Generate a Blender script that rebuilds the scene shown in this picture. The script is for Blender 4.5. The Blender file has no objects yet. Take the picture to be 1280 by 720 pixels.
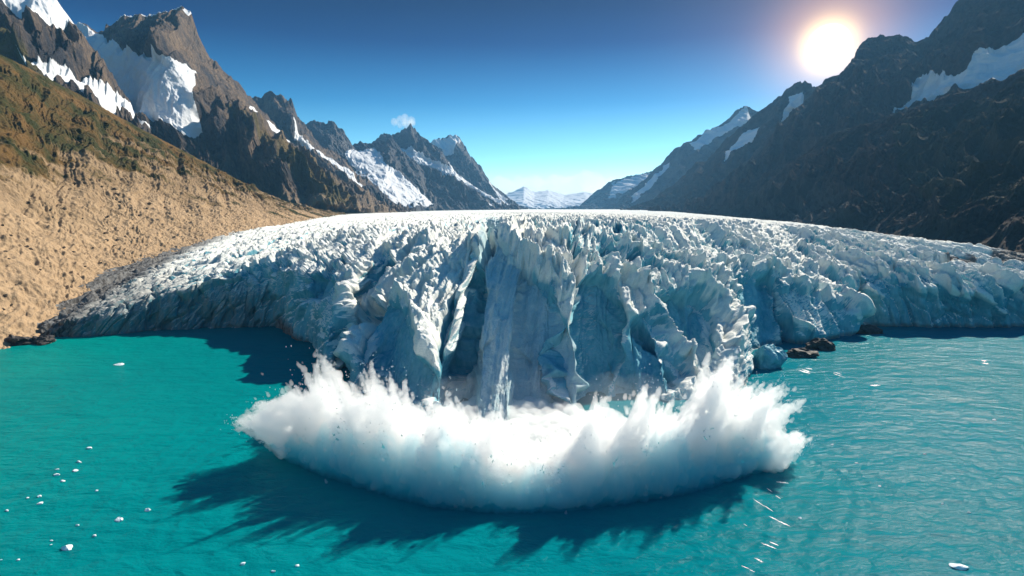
import bpy, bmesh, math, random
import numpy as np
from mathutils import Vector, noise as mnoise

Q = 1.0                      # mesh density multiplier
rng = np.random.default_rng(7)
random.seed(7)
C = bpy.context.scene.collection
R = math.radians

# ------------------------------------------------------------------ camera
CAM_H, FPX, PITCH = 100.0, 711.0, R(8.16)
cp, sp = math.cos(PITCH), math.sin(PITCH)
cam_d = bpy.data.cameras.new('camera')
cam_d.lens = FPX * 36 / 1280
cam_d.sensor_width = 36
cam_d.clip_start = 1.0
cam_d.clip_end = 120000
cam = bpy.data.objects.new('camera', cam_d)
C.objects.link(cam)
cam.location = (0, 0, CAM_H)
cam.rotation_euler = (math.pi / 2 - PITCH, 0, 0)
bpy.context.scene.camera = cam


def pt(px, py, d):
    """world point seen at photo position (px, py), d metres ahead"""
    a = (px - 640) / FPX
    b = (360 - py) / FPX
    v = np.array([a, cp + b * sp, -sp + b * cp])
    return np.array([0, 0, CAM_H]) + v * (d / v[1])


def gp(px, py, z=0.0):
    """world point at height z seen at photo position (px, py)"""
    a = (px - 640) / FPX
    b = (360 - py) / FPX
    v = np.array([a, cp + b * sp, -sp + b * cp])
    return np.array([0, 0, CAM_H]) + v * ((z - CAM_H) / v[2])


def proj(V):
    X, Y, Z = V[..., 0], V[..., 1], V[..., 2] - CAM_H
    dz = Y * cp - Z * sp
    dz = np.maximum(dz, 1.0)
    up = Y * sp + Z * cp
    return np.stack([640 + FPX * X / dz, 360 - FPX * up / dz], -1)


# ------------------------------------------------------------------ noise
def _h(ix, iy, iz, seed):
    h = (ix.astype(np.uint32) * np.uint32(374761393) + iy.astype(np.uint32) * np.uint32(668265263)
         + iz.astype(np.uint32) * np.uint32(2246822519) + np.uint32(seed * 3266489917 & 0xffffffff))
    h = (h ^ (h >> np.uint32(13))) * np.uint32(1274126177)
    h = (h ^ (h >> np.uint32(15))) * np.uint32(2654435761)
    return h ^ (h >> np.uint32(16))


def perlin2(x, y, seed=0):
    x = x.astype(np.float32); y = y.astype(np.float32)
    x0 = np.floor(x); y0 = np.floor(y)
    fx = x - x0; fy = y - y0
    ix = x0.astype(np.int32); iy = y0.astype(np.int32)
    zz = np.zeros_like(ix)
    u = fx * fx * fx * (fx * (fx * 6 - 15) + 10)
    v = fy * fy * fy * (fy * (fy * 6 - 15) + 10)

    def g(dx, dy):
        h = _h(ix + dx, iy + dy, zz, seed)
        a = h.astype(np.float32) * np.float32(2 * math.pi / 4294967296.0)
        return np.cos(a) * (fx - dx) + np.sin(a) * (fy - dy)
    n0 = g(0, 0); n1 = g(1, 0); n0 = n0 + u * (n1 - n0)
    n2 = g(0, 1); n3 = g(1, 1); n2 = n2 + u * (n3 - n2)
    return (n0 + v * (n2 - n0)) * 1.41


def fbm2(x, y, o=4, seed=0, gain=0.5, lac=2.03):
    r = 0; a = 1.0; f = 1.0
    for i in range(o):
        r = r + a * perlin2(x * f + i * 17.3, y * f - i * 9.1, seed + i)
        a *= gain; f *= lac
    return r


def ridged2(x, y, o=4, seed=0, gain=0.5, lac=2.07):
    r = 0; a = 1.0; f = 1.0; s = 0; w = 1.0
    for i in range(o):
        n = 1 - np.abs(perlin2(x * f + i * 31.7, y * f + i * 11.9, seed + i))
        n = n * n * w
        r = r + a * n; s += a
        w = np.clip(n * 1.6, 0, 1)
        a *= gain; f *= lac
    return r / s                      # 0..1


def worley2(x, y, seed=0, jitter=0.95):
    ix = np.floor(x).astype(np.int32); iy = np.floor(y).astype(np.int32)
    f1 = np.full(x.shape, 9.0, np.float32); f2 = f1.copy()
    cid = np.zeros(x.shape, np.uint32); cx = np.zeros_like(f1); cy = np.zeros_like(f1)
    for dx in (-1, 0, 1):
        for dy in (-1, 0, 1):
            h = _h(ix + dx, iy + dy, np.zeros_like(ix), seed)
            px = ix + dx + 0.5 + jitter * ((h & np.uint32(0xffff)).astype(np.float32) / 65535 - 0.5)
            py = iy + dy + 0.5 + jitter * ((h >> np.uint32(16)).astype(np.float32) / 65535 - 0.5)
            d = np.hypot(x - px, y - py).astype(np.float32)
            c = d < f1
            f2 = np.where(c, f1, np.minimum(f2, d))
            cid = np.where(c, h, cid); cx = np.where(c, px, cx); cy = np.where(c, py, cy)
            f1 = np.where(c, d, f1)
    return f1, f2, cid, x - cx, y - cy


def rnd(cid, k):
    h = (cid ^ np.uint32(k * 2654435761 & 0xffffffff)) * np.uint32(2246822519)
    h = h ^ (h >> np.uint32(15))
    h = h * np.uint32(3266489917)
    return ((h >> np.uint32(8)).astype(np.float32) / 16777216.0)


def facets(x, y, seed):
    f1, f2, cid, dx, dy = worley2(x, y, seed)
    return (rnd(cid, 1) - 0.5) * 1.0 + (rnd(cid, 2) - 0.5) * 1.6 * dx + (rnd(cid, 3) - 0.5) * 1.2 * dy, f2 - f1


def ss(a, b, x):
    t = np.clip((x - a) / (b - a), 0, 1)
    return t * t * (3 - 2 * t)


def pline(Pq, pts):
    """distance, side and run position of 2-D points against a polyline"""
    pts = np.array(pts, float)
    best = np.full(Pq.shape[:-1], 1e9); side = np.zeros_like(best); run = np.zeros_like(best)
    L = np.hypot(*(pts[1:] - pts[:-1]).T); tot = L.sum(); acc = 0
    for i in range(len(pts) - 1):
        a, b = pts[i], pts[i + 1]; ab = b - a
        t = np.clip(((Pq[..., 0] - a[0]) * ab[0] + (Pq[..., 1] - a[1]) * ab[1]) / (ab @ ab), 0, 1)
        dx = Pq[..., 0] - a[0] - t * ab[0]; dy = Pq[..., 1] - a[1] - t * ab[1]
        d = np.hypot(dx, dy); m = d < best
        best = np.where(m, d, best)
        side = np.where(m, np.sign(ab[0] * dy - ab[1] * dx), side)   # + = right hand of travel on the photo
        run = np.where(m, (acc + t * L[i]) / tot, run)
        acc += L[i]
    return best, side, run


def inpoly(Pq, poly):
    x, y = Pq[..., 0], Pq[..., 1]
    ins = np.zeros(x.shape, bool)
    n = len(poly)
    for i in range(n):
        x1, y1 = poly[i]; x2, y2 = poly[(i + 1) % n]
        if y1 == y2:
            continue
        c = ((y1 > y) != (y2 > y)) & (x < (x2 - x1) * (y - y1) / (y2 - y1) + x1)
        ins ^= c
    return ins


def softpoly(Pq, poly, soft):
    ins = inpoly(Pq, poly)
    d, _, _ = pline(Pq, list(poly) + [poly[0]])
    return np.clip(0.5 + np.where(ins, d, -d) / (2 * soft), 0, 1)


def stroke(Pq, pts, wl, wr, amp, power=1.0, fade=(0.12, 0.12)):
    d, s, r = pline(Pq, pts)
    w = np.where(s > 0, wr, wl)
    t = np.clip(1 - d / w, 0, 1) ** power
    f = np.clip(r / max(fade[0], 1e-4) + (0.25 if fade[0] > 0 else 1), 0, 1) * np.clip((1 - r) / max(fade[1], 1e-4) + (0.25 if fade[1] > 0 else 1), 0, 1)
    return amp * t * f


# ------------------------------------------------------------------ mesh helpers
def grid_mesh(name, V, mat, attrs=None, parent=None, smooth=True, wrap=False):
    n, m = V.shape[:2]
    me = bpy.data.meshes.new(name)
    me.vertices.add(n * m)
    me.vertices.foreach_set('co', V.reshape(-1).astype(np.float32))
    idx = np.arange(n * m, dtype=np.int32).reshape(n, m)
    q = np.stack([idx[:-1, :-1], idx[1:, :-1], idx[1:, 1:], idx[:-1, 1:]], -1).reshape(-1, 4)
    if wrap:
        q2 = np.stack([idx[-1, :-1], idx[0, :-1], idx[0, 1:], idx[-1, 1:]], -1).reshape(-1, 4)
        q = np.concatenate([q, q2])
    k = len(q)
    me.loops.add(k * 4); me.loops.foreach_set('vertex_index', q.reshape(-1))
    me.polygons.add(k)
    me.polygons.foreach_set('loop_start', np.arange(0, k * 4, 4, dtype=np.int32))
    me.polygons.foreach_set('use_smooth', np.full(k, smooth))
    me.update(calc_edges=True)
    for an, av in (attrs or {}).items():
        a = me.attributes.new(an, 'FLOAT', 'POINT')
        a.data.foreach_set('value', np.ascontiguousarray(av.reshape(-1), dtype=np.float32))
    me.materials.append(mat)
    o = bpy.data.objects.new(name, me)
    C.objects.link(o)
    if parent: o.parent = parent
    return o


def tag(o, label=None, cat=None, group=None, kind=None):
    if label: o['label'] = label
    if cat: o['category'] = cat
    if group: o['group'] = group
    if kind: o['kind'] = kind
    return o


def empty(name, loc=(0, 0, 0)):
    o = bpy.data.objects.new(name, None); C.objects.link(o); o.location = loc
    return o


# ------------------------------------------------------------------ node helpers
class NT:
    def __init__(s, mat):
        s.t = mat.node_tree; s.n = s.t.nodes; s.l = s.t.links
        for x in list(s.n): s.n.remove(x)

    def add(s, typ, ins=None, **kw):
        n = s.n.new(typ)
        for k, v in kw.items(): setattr(n, k, v)
        for k, v in (ins or {}).items():
            if isinstance(v, bpy.types.NodeSocket): s.l.new(v, n.inputs[k])
            else: n.inputs[k].default_value = v
        return n

    def math(s, op, a, b=0.0, c=None, clamp=False):
        d = {0: a, 1: b}
        if c is not None: d[2] = c
        return s.add('ShaderNodeMath', d, operation=op, use_clamp=clamp).outputs[0]

    def mix(s, f, a, b):
        n = s.n.new('ShaderNodeMix'); n.data_type = 'RGBA'
        for sock, v in ((n.inputs[0], f), (n.inputs[6], a), (n.inputs[7], b)):
            if isinstance(v, bpy.types.NodeSocket): s.l.new(v, sock)
            else: sock.default_value = v
        return n.outputs[2]

    def noise(s, vec, scale, detail=6, rough=0.55, dist=0.0):
        return s.add('ShaderNodeTexNoise', {'Vector': vec, 'Scale': scale, 'Detail': detail, 'Roughness': rough, 'Distortion': dist}).outputs[0]

    def rng(s, v, a, b, c=0.0, d=1.0):
        return s.add('ShaderNodeMapRange', {0: v, 1: a, 2: b, 3: c, 4: d}).outputs[0]

    def attr(s, name):
        return s.add('ShaderNodeAttribute', attribute_name=name).outputs['Fac']

    def mapping(s, vec, scale=(1, 1, 1), rot=(0, 0, 0)):
        return s.add('ShaderNodeMapping', {'Vector': vec, 'Scale': scale, 'Rotation': rot}).outputs[0]


def mat(name):
    m = bpy.data.materials.new(name); m.use_nodes = True
    return m, NT(m)


def rgb(r, g, b): return (r, g, b, 1.0)


# ------------------------------------------------------------------ materials
def rock_material(name, rock_a, rock_b, snow_c=(0.66, 0.68, 0.70), grass=None, scree=None, scale=1.0, bumpd=8.0):
    m, t = mat(name)
    co = t.add('ShaderNodeNewGeometry').outputs['Position']
    n1 = t.noise(co, 0.006 * scale, 8, 0.6)
    n2 = t.noise(t.mapping(co, (1, 1, 0.35)), 0.03 * scale, 8, 0.65, 0.4)
    n3 = t.noise(co, 0.25 * scale, 6, 0.6)
    f = t.math('ADD', t.rng(n1, 0.35, 0.65), t.rng(n2, 0.3, 0.7, -0.5, 0.5), clamp=True)
    col = t.mix(f, rgb(*rock_a), rgb(*rock_b))
    col = t.mix(t.rng(n4 if False else t.noise(co, 0.07 * scale, 6, 0.7), 0.38, 0.62, 0.0, 0.55), col, rgb(*[c * 0.55 for c in rock_a]))
    if scree:
        sc = t.mix(t.rng(n2, 0.35, 0.62), rgb(*[c * 0.72 for c in scree]), rgb(*scree))
        col = t.mix(t.attr('scree'), col, sc)
    if grass:
        ga = t.mix(t.rng(n1, 0.42, 0.6), rgb(*grass[0]), rgb(*grass[1]))
        gm = t.rng(t.math('ADD', t.attr('grass'), t.math('MULTIPLY', t.math('SUBTRACT', n2, 0.5), 0.9)), 0.4, 0.62)
        col = t.mix(gm, col, ga)
    sm = t.math('ADD', t.attr('snow'), t.math('MULTIPLY', t.math('SUBTRACT', n2, 0.5), 0.8))
    sm = t.math('ADD', sm, t.math('MULTIPLY', t.math('SUBTRACT', n3, 0.5), 0.25))
    sm = t.rng(sm, 0.47, 0.53)
    sn = t.mix(t.rng(n3, 0.3, 0.7), rgb(*[c * 0.9 for c in snow_c]), rgb(*snow_c))
    col = t.mix(sm, col, sn)
    n4 = t.noise(co, 0.09 * scale, 7, 0.68, 0.3)
    hgt = t.math('ADD', t.math('MULTIPLY', n2, 1.0), t.math('ADD', t.math('MULTIPLY', n3, 0.2), t.math('MULTIPLY', n4, 0.6)))
    bst = t.math('MULTIPLY', t.math('SUBTRACT', 1.0, t.math('MULTIPLY', sm, 0.75)), 0.9)
    b = t.add('ShaderNodeBump', {'Strength': bst, 'Distance': bumpd, 'Height': hgt}).outputs[0]
    p = t.add('ShaderNodeBsdfPrincipled', {'Base Color': col, 'Roughness': 0.95, 'Normal': b, 'Specular IOR Level': 0.15})
    o = t.add('ShaderNodeOutputMaterial', {'Surface': p.outputs[0]})
    return m


M_left = rock_material('mountain rock', (0.045, 0.045, 0.052), (0.24, 0.17, 0.11), scale=0.6, bumpd=40,
                       grass=((0.10, 0.085, 0.03), (0.17, 0.12, 0.05)), scree=(0.36, 0.27, 0.18))
M_far = rock_material('distant rock', (0.07, 0.075, 0.09), (0.15, 0.14, 0.13), scale=0.35, bumpd=35)
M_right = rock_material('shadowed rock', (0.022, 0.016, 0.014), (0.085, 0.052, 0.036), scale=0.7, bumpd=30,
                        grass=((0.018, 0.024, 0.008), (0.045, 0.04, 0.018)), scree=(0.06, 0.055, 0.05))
M_moraine = rock_material('moraine gravel', (0.22, 0.15, 0.085), (0.38, 0.27, 0.16), scale=3.0, bumpd=3.0,
                          grass=((0.032, 0.036, 0.010), (0.125, 0.072, 0.024)), scree=(0.42, 0.295, 0.178))


def ice_material():
    m, t = mat('glacier ice')
    co = t.add('ShaderNodeNewGeometry').outputs['Position']
    n1 = t.noise(co, 0.05, 6, 0.6)
    n2 = t.noise(t.mapping(co, (1, 1, 0.3)), 0.35, 8, 0.65, 0.6)
    n3 = t.noise(co, 1.6, 5, 0.6)
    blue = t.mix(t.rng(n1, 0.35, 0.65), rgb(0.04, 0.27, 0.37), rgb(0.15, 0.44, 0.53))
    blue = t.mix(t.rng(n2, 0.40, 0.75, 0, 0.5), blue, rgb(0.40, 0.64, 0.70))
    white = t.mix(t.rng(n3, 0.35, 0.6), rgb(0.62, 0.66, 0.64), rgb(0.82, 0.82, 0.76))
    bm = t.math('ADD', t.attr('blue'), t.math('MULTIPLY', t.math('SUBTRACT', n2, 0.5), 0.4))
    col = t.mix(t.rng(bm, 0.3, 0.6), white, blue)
    deb = t.mix(t.rng(n2, 0.4, 0.6), rgb(0.055, 0.05, 0.047), rgb(0.22, 0.22, 0.215))
    dm = t.math('ADD', t.attr('debris'), t.math('MULTIPLY', t.math('SUBTRACT', n2, 0.5), 0.9))
    col = t.mix(t.rng(dm, 0.3, 0.75), col, deb)
    b = t.add('ShaderNodeBump', {'Strength': 0.45, 'Distance': 0.7, 'Height': t.math('ADD', n2, t.math('MULTIPLY', n3, 0.3))}).outputs[0]
    p = t.add('ShaderNodeBsdfPrincipled', {'Base Color': col, 'Roughness': 0.7, 'Normal': b, 'Specular IOR Level': 0.15})
    tr = t.add('ShaderNodeBsdfTranslucent', {'Color': t.mix(0.5, col, rgb(0.2, 0.6, 0.7)), 'Normal': b})
    mx = t.add('ShaderNodeMixShader', {0: 0.10, 1: p.outputs[0], 2: tr.outputs[0]})
    t.add('ShaderNodeOutputMaterial', {'Surface': mx.outputs[0]})
    return m


M_ice = ice_material()


def water_material():
    m, t = mat('glacial water')
    co = t.add('ShaderNodeNewGeometry').outputs['Position']
    mp = t.mapping(co, (0.55, 1.0, 1.0), (0, 0, R(-8)))
    big = t.noise(co, 0.006, 4, 0.5)
    n1 = t.noise(mp, 0.16, 5, 0.55, 0.4)
    n2 = t.noise(mp, 0.65, 6, 0.6, 0.3)
    wv = t.add('ShaderNodeTexWave', {'Vector': t.mapping(co, (0.2, 1, 1), (0, 0, R(6))), 'Scale': 0.055, 'Distortion': 5.0, 'Detail': 3.0, 'Detail Scale': 0.6}, wave_type='BANDS', bands_direction='Y').outputs[1]
    hgt = t.math('ADD', t.math('MULTIPLY', n1, 1.6), t.math('ADD', t.math('MULTIPLY', n2, 0.45), t.math('MULTIPLY', wv, 0.05)))
    hgt = t.math('ADD', hgt, t.math('MULTIPLY', t.noise(mp, 0.045, 3, 0.5), 3.0))
    sc_ = gp(650, 560)
    cv = t.add('ShaderNodeMapping', {'Vector': co, 'Location': (-sc_[0], -sc_[1], 0)}).outputs[0]
    rg = t.add('ShaderNodeTexWave', {'Vector': cv, 'Scale': 0.045, 'Distortion': 14.0, 'Detail': 4.0, 'Detail Scale': 0.35}, wave_type='RINGS', rings_direction='Z').outputs[1]
    ds = t.add('ShaderNodeVectorMath', {0: cv}, operation='LENGTH').outputs['Value']
    hgt = t.math('ADD', hgt, t.math('MULTIPLY', rg, t.rng(ds, 110.0, 330.0, 0.14, 0.03)))
    b = t.add('ShaderNodeBump', {'Strength': 0.8, 'Distance': 1.0, 'Height': hgt}).outputs[0]
    x = t.add('ShaderNodeSeparateXYZ', {0: co}).outputs[0]
    side = t.rng(x, -330.0, 120.0)
    ca = t.mix(side, rgb(0.0, 0.205, 0.18), rgb(0.0, 0.155, 0.205))
    ca = t.mix(t.rng(big, 0.35, 0.65, 0, 0.5), ca, rgb(0.0, 0.13, 0.15))
    dif = t.add('ShaderNodeBsdfDiffuse', {'Color': ca, 'Normal': b})
    gl = t.add('ShaderNodeBsdfGlossy', {'Color': rgb(1, 1, 1), 'Roughness': 0.16, 'Normal': b})
    fr = t.add('ShaderNodeFresnel', {'IOR': 1.10, 'Normal': b}).outputs[0]
    fr = t.math('MINIMUM', t.math('MULTIPLY', fr, 0.36), 0.07)
    mx = t.add('ShaderNodeMixShader', {0: fr, 1: dif.outputs[0], 2: gl.outputs[0]})
    t.add('ShaderNodeOutputMaterial', {'Surface': mx.outputs[0]})
    return m


M_water = water_material()


# ------------------------------------------------------------------ mountains
def resample(pts, n, smooth=True):
    P = np.array(pts, float)
    s = np.concatenate([[0], np.cumsum(np.hypot(*(P[1:, :2] - P[:-1, :2]).T) + 1e-6)])
    return P, s / s[-1]


def interp_idx(P, u):
    """P (k,3) sampled at fractional index u*(k-1)"""
    k = len(P) - 1
    x = np.clip(u, 0, 1) * k
    return np.stack([np.interp(x, np.arange(k + 1), P[:, c]) for c in range(3)], -1)


def mountain(name, crest, foot, material, nu=500, nv=260, amp=60, gully=0.10, gk=14, seed=1, conc=1.25,
             strokes=(), snow=(), grass=(), scree=(), jag=0.35, back=0.9, fscale=None, snow_line=None):
    nu = int(nu * Q); nv = int(nv * Q)
    cr = np.array([pt(*c) if not isinstance(c, np.ndarray) else c for c in crest])
    ft = np.array([pt(*c) if not isinstance(c, np.ndarray) else c for c in foot])
    # parameterise by photo column of the crest so that both share an index
    su = np.concatenate([[0], np.cumsum(np.linalg.norm(cr[1:] - cr[:-1], axis=1))]); su /= su[-1]
    sf = np.concatenate([[0], np.cumsum(np.linalg.norm(ft[1:] - ft[:-1], axis=1))]); sf /= sf[-1]
    u = np.linspace(0, 1, nu)
    Cr = np.stack([np.interp(u, su, cr[:, c]) for c in range(3)], -1)
    Ft = np.stack([np.interp(u, sf, ft[:, c]) for c in range(3)], -1)
    nb = nv // 4
    v = np.concatenate([np.linspace(-1, 0, nb, endpoint=False), np.linspace(0, 1, nv) ** 1.15])
    Uc = Cr[:, None, :]; Fc = Ft[:, None, :]
    vv = v[None, :, None]
    xy = Uc[..., :2] + (Fc - Uc)[..., :2] * np.where(vv > 0, vv, vv * back)
    vz = v[None, :]
    z = np.where(vz > 0, Fc[..., 2] + (Uc - Fc)[..., 2] * (1 - np.clip(vz, 0, 1)) ** conc,
                 Uc[..., 2] + (Uc[..., 2] * 1.0 + 30) * vz)
    V = np.concatenate([xy, z[..., None]], -1)
    V = np.ascontiguousarray(V)
    L = np.linalg.norm(cr[1:] - cr[:-1], axis=1).sum()
    Hh = (cr[:, 2].max() - ft[:, 2].min())
    # outward direction of the front face
    dxy = (Ft - Cr)[:, :2]; ln = np.linalg.norm(dxy, axis=1, keepdims=True); dxy = dxy / ln
    N = np.zeros((nu, 1, 3)); N[:, 0, :2] = dxy * 0.75; N[:, 0, 2] = 0.66
    ker = max(3, nu // 12)
    for c in range(3):
        N[:, 0, c] = np.convolve(np.pad(N[:, 0, c], ker, mode='edge'), np.ones(2 * ker + 1) / (2 * ker + 1), 'valid')
    N /= np.linalg.norm(N, axis=-1, keepdims=True)
    fs = fscale or 1.0 / (Hh * 0.55)
    X, Y, Z = V[..., 0], V[..., 1], V[..., 2]
    A = (X * 1.0 + Z * 0.25 + Y * 0.45); B = (Z * 1.0 + Y * 0.2)
    envelope = 0.35 + 0.65 * np.sin(np.pi * np.clip(vz, 0.0, 1)) ** 0.7
    envelope = np.where(vz < 0, 0.35, envelope) * np.ones_like(Z)
    tail = ss(1.0, 0.9, vz)
    ug = u[:, None] * gk * 0.8 + 1.1 * fbm2(A * fs * 0.9, B * fs * 0.9, 4, seed + 50)
    gl = ridged2(ug + np.zeros_like(Z), np.abs(vz) * 2.2 + np.zeros_like(Z), 5, seed, 0.5)
    D = (gl - 0.45) * gully * Hh * 2.0 * envelope
    D = D + amp * (ridged2(A * fs * 1.7, B * fs * 1.2, 6, seed + 20, 0.55) - 0.45) * 1.6 * (jag + (1 - jag) * envelope)
    D = D + amp * 0.5 * 0.8 * (1.2 * ridged2(A * fs * 6, B * fs * 5, 5, seed + 33, 0.6) - 0.6 + fbm2(A * fs * 5, B * fs * 5, 6, seed + 30, 0.62)) * (jag + (1 - jag) * envelope)
    pq = proj(V)
    wob = np.stack([fbm2(A * fs * 3, B * fs * 3, 4, seed + 70), fbm2(A * fs * 3 + 9, B * fs * 3, 4, seed + 71)], -1)
    pw = pq + wob * 5.0
    front = (vz >= -0.001) & np.ones_like(Z, bool)
    Ds = np.zeros_like(Z)
    for st in strokes:
        Ds = Ds + stroke(pw, *st[:4], **(st[4] if len(st) > 4 else {})) * front
    Ds = Ds * ss(0.0, 0.3, vz) * np.maximum(tail, 0.15)
    D = D * np.maximum(tail, 0.15) - amp * 0.1
    sn0 = np.zeros_like(Z)
    for pl in snow:
        sn0 = np.maximum(sn0, softpoly(pq, pl[0], 8) * front)
    D = D * (1 - 0.75 * sn0)
    Nh = N * np.array([1.0, 1.0, 0.0]); Nh = Nh / np.linalg.norm(Nh, axis=-1, keepdims=True)
    V = V + N * D[..., None] + Nh * Ds[..., None]
    V[..., 2] += amp * 0.35 * (fbm2(A * fs * 9, A * fs * 0, 4, seed + 90) * np.exp(-(vz * 7) ** 2))
    attrs = {}
    for an, polys in (('snow', snow), ('grass', grass), ('scree', scree)):
        a = np.zeros_like(Z)
        for pl in polys:
            if isinstance(pl, tuple) and len(pl) == 2 and isinstance(pl[1], (int, float)):
                poly, soft = pl
            else:
                poly, soft = pl, 4.0
            a = np.maximum(a, softpoly(pq + wob * 3.0, poly, soft) * front)
        attrs[an] = a
    if snow_line is not None:
        z0, dz, k = snow_line
        attrs['snow'] = np.maximum(attrs['snow'], ss(z0 - dz, z0 + dz, V[..., 2] + k * fbm2(A * fs * 3, B * fs * 3, 4, seed + 99)))
    o = grid_mesh(name, V, material, attrs)
    tag(o, kind='structure')
    return o


G = lambda px, py: gp(px, py, -3.0)

# near lit slope on the left (moraine)
mor_crest = [(-620, -170, 560), (-350, -70, 700), (-150, 5, 830), (0, 68, 950), (60, 97, 1010), (120, 130, 1080), (180, 163, 1160),
             (240, 194, 1260), (290, 221, 1400), (340, 246, 1650), (385, 262, 1950), (430, 270, 2400)]
mor_foot = [np.array([-330., 90., -4.]), np.array([-345., 200., -4.]), np.array([-350., 300., -4.]), np.array([-352., 400., -5.]), np.array([-375., 520., -4.]),
            np.array([-385., 620., 12.]), np.array([-390., 760., 30.]), np.array([-410., 950., 48.]),
            np.array([-450., 1200., 58.]), np.array([-510., 1600., 62.]), np.array([-560., 2000., 64.]), np.array([-600., 2500., 64.])]


def build_moraine():
    nu, nv = int(1300 * Q), int(620 * Q)
    cr = np.array([pt(*c) for c in mor_crest]); ft = np.array(mor_foot)
    u = np.linspace(0, 1, nu) ** 0.9
    # tie crest and foot through their Y so that the fall line runs across the valley
    Cr = interp_idx(cr, u)
    Ft = interp_idx(ft, u)
    nb = nv // 6
    v = np.concatenate([np.linspace(-1, 0, nb, endpoint=False), np.linspace(0, 1, nv)])
    vz = v[None, :]
    W = (Ft - Cr)[:, None, :]
    xy = Cr[:, None, :2] + W[..., :2] * np.where(v[None, :, None] > 0, v[None, :, None], v[None, :, None] * 0.5)
    z = np.where(vz > 0, Ft[:, None, 2] + (Cr - Ft)[:, None, 2] * (1 - np.clip(vz, 0, 1)) ** 1.12, Cr[:, None, 2] * (1 + 0.9 * vz))
    V = np.concatenate([xy, z[..., None]], -1)
    X, Y, Z = V[..., 0], V[..., 1], V[..., 2]
    # gullies run down the fall line; Yl is a coordinate along the slope
    Yl = Cr[:, None, 1] * 0.5 + Ft[:, None, 1] * 0.5 + 0 * X
    wr = 12 * fbm2(X / 60, Y / 60, 3, 5)
    fall = vz * 450 + 0 * X
    env = ss(0.0, 0.12, vz) * ss(1.02, 0.9, vz)
    D = 11.0 * (fbm2((Yl + wr + fall * 0.35) / 60, fall / 300, 5, 11, 0.6)) * env * ss(0.9, 0.3, vz)
    D = D + 2.2 * (ridged2((Yl + 2 * wr + fall * 0.4) / 16, fall / 45, 4, 12) - 0.4) * env
    D = D + 2.2 * fbm2(X / 18, Y / 18 + Z / 30, 5, 13, 0.6) * (0.6 + 0.6 * env)
    lump = ss(0.45, 0.75, vz)
    f1, f2, cid, dx, dy = worley2((Yl + wr) / 5.0, fall / 5.0, 14)
    D = D + (2.0 * np.clip(0.62 - f1, 0, 1) * (rnd(cid, 3) > 0.6)) * (0.5 + lump)
    N = np.array([0.55, -0.15, 0.82])
    V = V + N * D[..., None]
    pq = proj(V)
    line, side, r = pline(pq, [(-600, 120), (-200, 165), (0, 215), (60, 205), (140, 208), (210, 214), (300, 238), (380, 266), (450, 280)])
    g = np.clip(0.5 + (np.where(side < 0, line, -line) + 26 * fbm2(X / 55, Y / 55 + Z / 20, 4, 22)) / 95, 0, 1)
    g = g * (0.72 + 0.6 * ss(-0.35, 0.5, fbm2(X / 90, Y / 90 + Z / 60, 4, 21)))
    attrs = {'grass': g, 'snow': np.zeros_like(X), 'scree': ss(0.45, 0.8, vz + 0.15 * fbm2(X / 70, Y / 70, 3, 3)) + 0 * X}
    o = grid_mesh('moraine_slope', V, M_moraine, attrs)
    tag(o, kind='structure')
    return V


MOR = build_moraine()

# left wall, near rock buttress with its snow cap
mountain('mountain', [(-500, -330, 1900), (-250, -200, 2000), (-90, -90, 2100), (-20, -25, 2150), (30, -14, 2200), (70, -2, 2250), (92, 30, 2300),
          (118, 60, 2330), (136, 92, 2350), (152, 118, 2380), (172, 142, 2400), (215, 175, 2450), (262, 195, 2500)],
         [(-500, 200, 1500), (-250, 200, 1500), (-90, 200, 1500), (-20, 200, 1500), (60, 220, 1500), (120, 230, 1550), (200, 250, 1600), (290, 280, 1750)],
         M_left, 800, 420, jag=0.15, amp=30, gully=0.07, gk=22, seed=3, conc=1.0,
         strokes=[([(0, 20), (30, 60), (45, 100)], 30, 14, 60), ([(40, 20), (60, 60), (70, 90)], 16, 10, 50), ([(90, 30), (110, 75), (140, 110)], 18, 14, 60)],
         snow=[([(-60, -60), (75, -20), (98, 34), (85, 30), (60, 28), (40, 26), (20, 16), (0, 2), (-60, -5)], 3),
               ([(30, 76), (60, 92), (85, 92), (120, 110), (150, 125), (190, 150), (240, 158), (262, 190), (240, 190), (215, 168), (195, 164), (150, 142), (100, 118), (60, 103)], 3)],
         grass=[([(-500, 40), (0, 55), (40, 75), (60, 110), (0, 90), (-500, 150)], 10)])

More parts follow.
